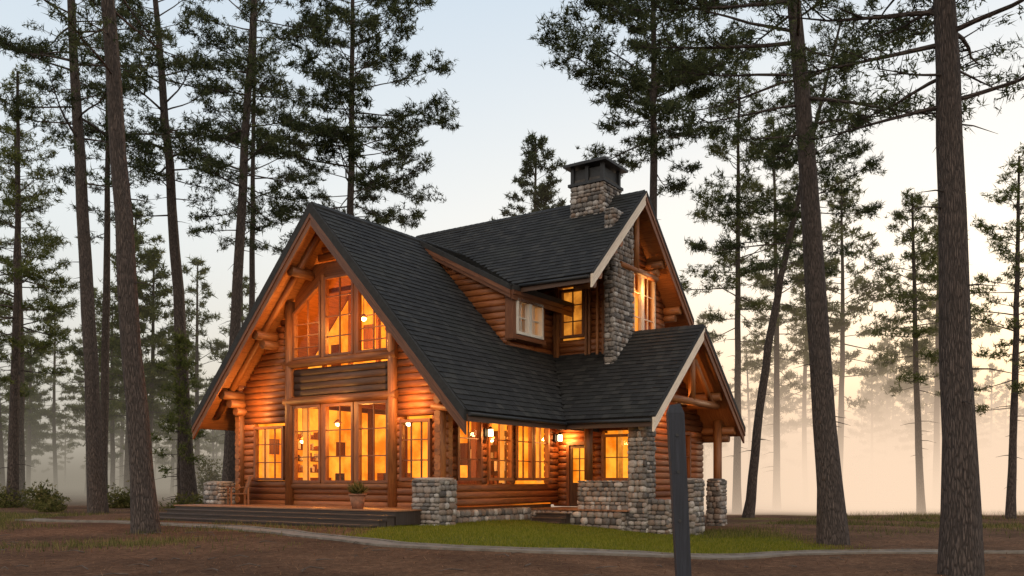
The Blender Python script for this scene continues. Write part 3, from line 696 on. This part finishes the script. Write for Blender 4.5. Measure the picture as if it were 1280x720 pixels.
def pine_mesh(name,pts,r0,cs,R_,nb,dens=1.0,nl='needle',L=.26,w=.022,K=7,tw=1.0):
    tb=TB(); c=np.array(catmull(pts,7)); H=c[:,2].max(); zz=c[:,2]
    hf=(zz-zz[0])/(H-zz[0]); rad=r0*(1-.78*hf**1.25); rad[0]*=1.35; rad[1]*=1.08
    wob=rng.normal(size=(len(c),2))*r0*.07; wob[0]=0; c[:,:2]+=wob
    tb.tube(c,rad,12,.03); C=[]
    def at(z): return np.array([np.interp(z,zz,c[:,0]),np.interp(z,zz,c[:,1]),z])
    az=rng.random()*6
    for i in range(nb):
        f=(i+.5)/nb; f=f**.85; z=cs+(H-cs)*f*.985+rng.normal()*.15; z=min(z,H-.1); az+=2.4+rng.normal()*.5
        prof=min(1,(f+.22)*2.2)*(1-f)**.62+.10
        Lb=R_*prof*rng.uniform(.55,1.18)
        if rng.random()<.12: Lb*=.4
        el=math.radians(-6+50*f+rng.normal()*9); p=at(z); b=[p]; d=np.array([math.cos(az)*math.cos(el),math.sin(az)*math.cos(el),math.sin(el)])
        ns=6; cur=p.copy()
        for k in range(ns):
            d=d+np.array([rng.normal()*.12,rng.normal()*.12,-.05+.045*k*(.6)]); d/=np.linalg.norm(d); cur=cur+d*Lb/ns; b.append(cur.copy())
        rb=max(.018,r0*.22*(Lb/R_)*(1-.4*f)); tb.tube(b,np.linspace(rb,.008,ns+1),5)
        B=np.array(b); nt_=max(3,int(Lb*3.6*tw))
        for q in range(nt_):
            t=rng.uniform(.25,1.0)**.8; x=t*ns; k=min(ns-1,int(x)); p0=B[k]+(B[k+1]-B[k])*(x-k)
            dd=B[k+1]-B[k]; dd/=np.linalg.norm(dd); sd=np.cross(dd,[0,0,1]); sd/=np.linalg.norm(sd)+1e-6
            sg=1 if rng.random()<.5 else -1
            td=dd*rng.uniform(.3,.9)+sd*sg*rng.uniform(.4,1)+np.array([0,0,rng.uniform(-.12,.45)]); td/=np.linalg.norm(td)
            tl=Lb*.30*(1.15-t*.6)*rng.uniform(.5,1.3)+.18
            p1=p0+td*tl; tb.tube([p0,(p0+p1)/2+np.array([0,0,.03]),p1],[rb*.28+.004,.008,.004],3)
            m=max(3,int(tl*9*dens)); s=rng.uniform(.3,1.08,size=(m,1)); C.append(p0+td*tl*s+rng.normal(size=(m,3))*np.array([.13,.13,.07]))
        m=int(7*dens)+2; C.append(B[-1]+rng.normal(size=(m,3))*.14)
    for i in range(12):
        z=zz[0]+(cs-zz[0])*rng.uniform(.3,1); a=rng.random()*6.28; p=at(z); l=rng.uniform(.2,1.3)
        tb.tube([p,p+np.array([math.cos(a)*l*.5,math.sin(a)*l*.5,-.02]),p+np.array([math.cos(a)*l,math.sin(a)*l,-.14*l])],[.025,.014,.004],4)
    C=np.concatenate(C); LV,lr=tufts(C,K,L,w)
    return make_mesh(name,tb,LV,lr,['bark',nl]),len(C)
def tree(base,lean,H,r0,cs,R_,nb,dens=1.,nl='needle',L=.26,w=.022,K=7,mid=None,tw=1.0):
    X,Y=base; z0=gz(X,Y)-.15
    pts=[(0,0,z0-.1)]
    pts+= [(m[0]-X,m[1]-Y,m[2]) for m in (mid or [])]
    if not mid: pts.append((lean[0]*.48+rng.normal()*.1,lean[1]*.45,H*.5))
    pts.append((lean[0],lean[1],H))
    me,n=pine_mesh('pine_tree',pts,r0,cs,R_,nb,dens,nl,L,w,K,tw=tw)
    o=bpy.data.objects.new('pine_tree',me); o.location=(X,Y,0); COL.objects.link(o); return o
tree((-17.6,38),(-1.6,0),30,.33,14.0,4.2,60)
tree((-9.9,24.2),(-1.7,0),24,.30,12.3,3.6,54,L=.2,w=.016)
tree((-16.6,46),(-2.2,0),31,.36,15,4.6,60)
tree((-21.6,47),(.3,0),27,.24,14,3.4,40)
tree((-13.4,42),(1.7,0),30,.30,12.5,4.6,66,1.15)
tree((-15.4,53),(.2,0),30,.24,15,3.8,46,L=.3)
tree((-8.9,49),(.2,0),33,.28,14.2,5.9,94,1.15,L=.3,w=.026)
tree((1.5,63),(.2,0),25.5,.25,9.0,4.2,84,1.1,L=.34,w=.034)
tree((7.2,46),(.1,0),32,.30,17.5,6.6,90,1.15,L=.3,w=.026)
tree((9.3,25.8),(-2.0,.3),25,.35,11.0,5.0,80,1.1,L=.22,w=.017)
tree((11.6,44),(4.6,0),24,.24,11.0,4.6,62,1.1,mid=[(12.5,44,7),(13.7,44,13.5)])
tree((8.75,17.4),(-.8,.2),19,.33,8.6,4.0,66,1.2,L=.18,w=.015)
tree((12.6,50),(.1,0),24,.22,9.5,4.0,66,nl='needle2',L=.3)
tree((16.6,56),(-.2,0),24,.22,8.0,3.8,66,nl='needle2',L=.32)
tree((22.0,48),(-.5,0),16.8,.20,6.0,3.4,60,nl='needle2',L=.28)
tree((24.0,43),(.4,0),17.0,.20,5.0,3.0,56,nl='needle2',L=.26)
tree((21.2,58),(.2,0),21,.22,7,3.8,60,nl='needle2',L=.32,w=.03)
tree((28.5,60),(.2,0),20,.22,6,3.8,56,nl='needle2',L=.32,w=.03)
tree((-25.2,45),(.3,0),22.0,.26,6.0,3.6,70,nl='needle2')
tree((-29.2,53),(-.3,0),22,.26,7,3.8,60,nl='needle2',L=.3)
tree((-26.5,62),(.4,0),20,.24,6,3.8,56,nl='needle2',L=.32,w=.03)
tree((-16.6,44.5),(.1,0),8.5,.08,2.0,1.6,40,nl='needle2')
df=bpy.data.objects.new('distant_trees',None); COL.objects.link(df)
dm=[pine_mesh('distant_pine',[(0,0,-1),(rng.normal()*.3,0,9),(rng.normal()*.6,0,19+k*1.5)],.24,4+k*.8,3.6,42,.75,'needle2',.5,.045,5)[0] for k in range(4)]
k=0
for ring,(ya,yb,n,xl,xr,sc_) in enumerate([(64,84,15,-62,-18,.85),(68,90,12,14,50,.78),(88,120,30,-85,-12,.9),(95,130,22,4,85,.8),(140,200,45,-150,-10,1),(170,240,60,-10,200,.85)]):
    for i in range(n):
        X=rng.uniform(xl,xr); Y=rng.uniform(ya,yb)
        o=bpy.data.objects.new('distant_pine',dm[k%4]); k+=1; s=rng.uniform(.7,1.12)*sc_
        o.location=(X,Y,gz(X,Y)); o.scale=(s*1.05,s*1.05,s); o.rotation_euler=(0,0,rng.uniform(0,6.28)); o.parent=df; COL.objects.link(o)
def bush(X,Y,r,h,n,nl='weed',name='bush'):
    tb=TB(); C=[]
    for i in range(16):
        a=rng.random()*6.28; e=rng.uniform(.3,1.5); d=np.array([math.cos(a)*math.cos(e)*r,math.sin(a)*math.cos(e)*r,math.sin(e)*h])*rng.uniform(.5,1.1)
        tb.tube([np.zeros(3),d*.5+np.array([0,0,.08]),d],[.02,.013,.005],4); m=n//16
        C.append(d*rng.uniform(.3,1.1,size=(m,1))+rng.normal(size=(m,3))*np.array([.22,.22,.18])*r)
    C=np.concatenate(C); C[:,2]=np.abs(C[:,2]); LV,lr=tufts(C,5,.14,.03,.3)
    me=make_mesh(name,tb,LV,lr,['twig',nl]); o=bpy.data.objects.new(name,me); o.location=(X,Y,gz(X,Y)-.03); COL.objects.link(o)
for (X,Y,r,h,n) in [(-22.5,43,1.1,1.1,700),(-25.5,45,1.5,.9,800),(-19.6,45,1.2,.8,600),(-20,39,.8,.4,350),(-17,50,1.4,2.6,1100),(-14.8,41,1.0,.6,450),(-29,48,2,1.6,1200),(13.5,16.2,.5,.25,200),(27,40,1.4,.8,500)]: bush(X,Y,r,h,n)
def scatter(name,pts,Lr,w,matn,up=1.6,flat=False):
    n=len(pts); P=np.array(pts); d=unit(n); d[:,2]=np.abs(d[:,2])*(0.12 if flat else 1)+(0 if flat else up); d/=np.linalg.norm(d,axis=1)[:,None]
    s=np.cross(d,[0,0,1.0]) if flat else np.cross(d,unit(n)); s/=np.linalg.norm(s,axis=1)[:,None]+1e-6
    ll=rng.uniform(Lr[0],Lr[1],size=(n,1)); ww=w*rng.uniform(.6,1.4,size=(n,1))
    V=np.empty((n,3,3)); V[:,0]=P-s*ww; V[:,1]=P+s*ww; V[:,2]=P+d*ll
    V=V.reshape(-1,3); me=bpy.data.meshes.new(name); me.vertices.add(n*3); me.vertices.foreach_set('co',V.astype(np.float32).ravel())
    me.loops.add(n*3); me.loops.foreach_set('vertex_index',np.arange(n*3,dtype=np.int32)); me.polygons.add(n); me.polygons.foreach_set('loop_start',(np.arange(n)*3).astype(np.int32))
    me.materials.append(M[matn]); a=me.attributes.new('rnd','FLOAT','FACE'); a.data.foreach_set('value',rng.random(n).astype(np.float32)); me.update(calc_edges=True)
    o=bpy.data.objects.new(name,me); COL.objects.link(o)
def blocked(X,Y):
    hx,hy=to_h(X,Y)
    if -10.8<hx<.3 and hy>-3.6: return True
    if 0<hx<5.6 and hy>4.5: return True
    return False
def pathd(X,Y): return float(np.min(np.hypot(PCA[:,0]-X,PCA[:,1]-Y)))
def gen(n,xr,yr,cond,zo=0):
    out=[]
    while len(out)<n:
        X=rng.uniform(*xr);Y=rng.uniform(*yr)
        if cond(X,Y): out.append((X,Y,gz(X,Y)+zo))
    return out
scatter('lawn_grass',gen(60000,(-5,11),(18.5,35),lambda X,Y:(not blocked(X,Y)) and rng.random()<lawnf(X,Y) and pathd(X,Y)>.42),(.04,.10),.006,'grass')
scatter('wild_grass',gen(13000,(-24,-4),(16,44),lambda X,Y:(not blocked(X,Y)) and rng.random()<lawnf(X,Y)*1.2 and pathd(X,Y)>.5),(.06,.2),.008,'weed')
scatter('field_grass',gen(14000,(6,30),(28,60),lambda X,Y:(not blocked(X,Y)) and rng.random()<lawnf(X,Y)*1.4+.04),(.08,.26),.010,'weed')
scatter('needle_litter',gen(34000,(-16,15),(11.5,27),lambda X,Y:(not blocked(X,Y)) and pathd(X,Y)>.2 and lawnf(X,Y)<.5,.012),(.05,.15),.006,'litter',flat=True)
# fallen twigs and cones
tb=TB()
for i in range(150):
    X=rng.uniform(-13,14);Y=rng.uniform(11.5,24)
    if blocked(X,Y) or lawnf(X,Y)>.4 or pathd(X,Y)<.5: continue
    a=rng.random()*6.28; l=rng.uniform(.08,.45); z=gz(X,Y)
    tb.tube([(X,Y,z+.015),(X+math.cos(a)*l*.5,Y+math.sin(a)*l*.5,z+.03+rng.random()*.03),(X+math.cos(a+.3)*l,Y+math.sin(a+.3)*l,z+.02)],[.012,.010,.004],5)
me=make_mesh('fallen_twigs',tb,np.zeros((0,3)),np.zeros(0),['twig']); o=bpy.data.objects.new('fallen_twigs',me); COL.objects.link(o)

# ---------------------------------------------------------------- fog (volume behind the cabin, emission stands in for scattered light)
fm=bpy.data.materials.new('ground_fog'); fm.use_nodes=True; nt=fm.node_tree; nt.nodes.clear()
out=nt.nodes.new('ShaderNodeOutputMaterial'); tc=nt.nodes.new('ShaderNodeTexCoord'); sp=nt.nodes.new('ShaderNodeSeparateXYZ'); nt.links.new(tc.outputs['Object'],sp.inputs[0])
zz=math_(nt,'EXPONENT',math_(nt,'MULTIPLY',sp.outputs['Z'],-1/2.7))
xr_=math_(nt,'DIVIDE',math_(nt,'ADD',sp.outputs['X'],25.0),45.0,True)
base=math_(nt,'ADD',math_(nt,'MULTIPLY',math_(nt,'MULTIPLY',xr_,xr_),.26),.034)
den=math_(nt,'ADD',math_(nt,'MULTIPLY',zz,base),math_(nt,'ADD',math_(nt,'MULTIPLY',xr_,-.0010),.0018))
colr=ramp(nt,[(0,(.29,.255,.20)),(.45,(.55,.43,.32)),(1,(1.0,.74,.53))],xr_)  # sun glow put into the emission colour, brighter and warmer rightwards
ab=nt.nodes.new('ShaderNodeVolumeAbsorption'); ab.inputs['Color'].default_value=(0,0,0,1); nt.links.new(den,ab.inputs['Density'])
em=nt.nodes.new('ShaderNodeEmission'); nt.links.new(colr.outputs[0],em.inputs['Color']); nt.links.new(den,em.inputs['Strength'])
ad=nt.nodes.new('ShaderNodeAddShader'); nt.links.new(ab.outputs[0],ad.inputs[0]); nt.links.new(em.outputs[0],ad.inputs[1]); nt.links.new(ad.outputs[0],out.inputs['Volume'])
try: fm.cycles.volume_step_rate=2.0
except Exception as e: print(e)
M['fog']=fm
f=MB(); f.box((-200,46.3,-3),(240,260,20),'roofedge'); fo=f.obj('fog_bank'); fo.data.materials.clear(); fo.data.materials.append(fm)

# ---------------------------------------------------------------- sky, sun
w=bpy.data.worlds.new('World'); scene.world=w; w.use_nodes=True; nt=w.node_tree; nt.nodes.clear()
out=nt.nodes.new('ShaderNodeOutputWorld'); bg=nt.nodes.new('ShaderNodeBackground'); tc=nt.nodes.new('ShaderNodeTexCoord')
SAZ=math.radians(34); SEL=math.radians(7)
sky=nt.nodes.new('ShaderNodeTexSky'); sky.sky_type='NISHITA'; sky.sun_disc=False; sky.sun_elevation=SEL; sky.sun_rotation=SAZ; sky.air_density=1.0; sky.dust_density=2.0
nrm=nt.nodes.new('ShaderNodeVectorMath'); nrm.operation='NORMALIZE'; nt.links.new(tc.outputs['Generated'],nrm.inputs[0])
sp=nt.nodes.new('ShaderNodeSeparateXYZ'); nt.links.new(nrm.outputs[0],sp.inputs[0])
el=sp.outputs['Z']
cool=ramp(nt,[(0,(.62,.60,.53)),(.12,(.80,.80,.75)),(.28,(.80,.85,.87)),(.5,(.60,.71,.82)),(1,(.45,.56,.74))],el)
warm=ramp(nt,[(0,(1.2,.76,.45)),(.10,(1.3,.98,.66)),(.22,(1.1,1.0,.87)),(.5,(.66,.75,.84)),(1,(.45,.56,.74))],el)
dt=nt.nodes.new('ShaderNodeVectorMath'); dt.operation='DOT_PRODUCT'; nt.links.new(nrm.outputs[0],dt.inputs[0]); dt.inputs[1].default_value=(math.sin(math.radians(24)),math.cos(math.radians(24)),.0)
wf=math_(nt,'POWER',math_(nt,'MAXIMUM',dt.outputs['Value'],0.0),5.0)
c=mixc(nt,wf,cool.outputs[0],warm.outputs[0])
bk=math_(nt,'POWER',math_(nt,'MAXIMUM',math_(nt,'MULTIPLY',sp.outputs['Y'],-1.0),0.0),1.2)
c=mixc(nt,bk,c,(2.0,1.72,1.42))  # brighter sky behind the camera, added to light the house front
sc=mixc(nt,1.0,sky.outputs[0],(.015,.015,.015),'MULTIPLY')
c=mixc(nt,1.0,c,sc,'ADD')
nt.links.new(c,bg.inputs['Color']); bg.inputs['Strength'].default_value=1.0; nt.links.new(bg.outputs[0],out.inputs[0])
sl=bpy.data.lights.new('sun','SUN'); sl.energy=1.6; sl.angle=math.radians(6); sl.color=(1,.74,.50)
so=bpy.data.objects.new('sun',sl); COL.objects.link(so)
dv=Vector((math.sin(SAZ)*math.cos(SEL),math.cos(SAZ)*math.cos(SEL),math.sin(SEL))); so.rotation_euler=dv.to_track_quat('Z','Y').to_euler()

cam=bpy.data.cameras.new('camera'); cam.lens=31.4; cam.sensor_width=36; cam.shift_y=.1875; cam.clip_end=5000; cam.clip_start=.1
co=bpy.data.objects.new('camera',cam); COL.objects.link(co); co.location=(0,0,1.4); co.rotation_euler=(math.radians(90),0,0)
scene.camera=co
scene.view_settings.view_transform='Standard'; scene.view_settings.look='None'; scene.view_settings.exposure=0
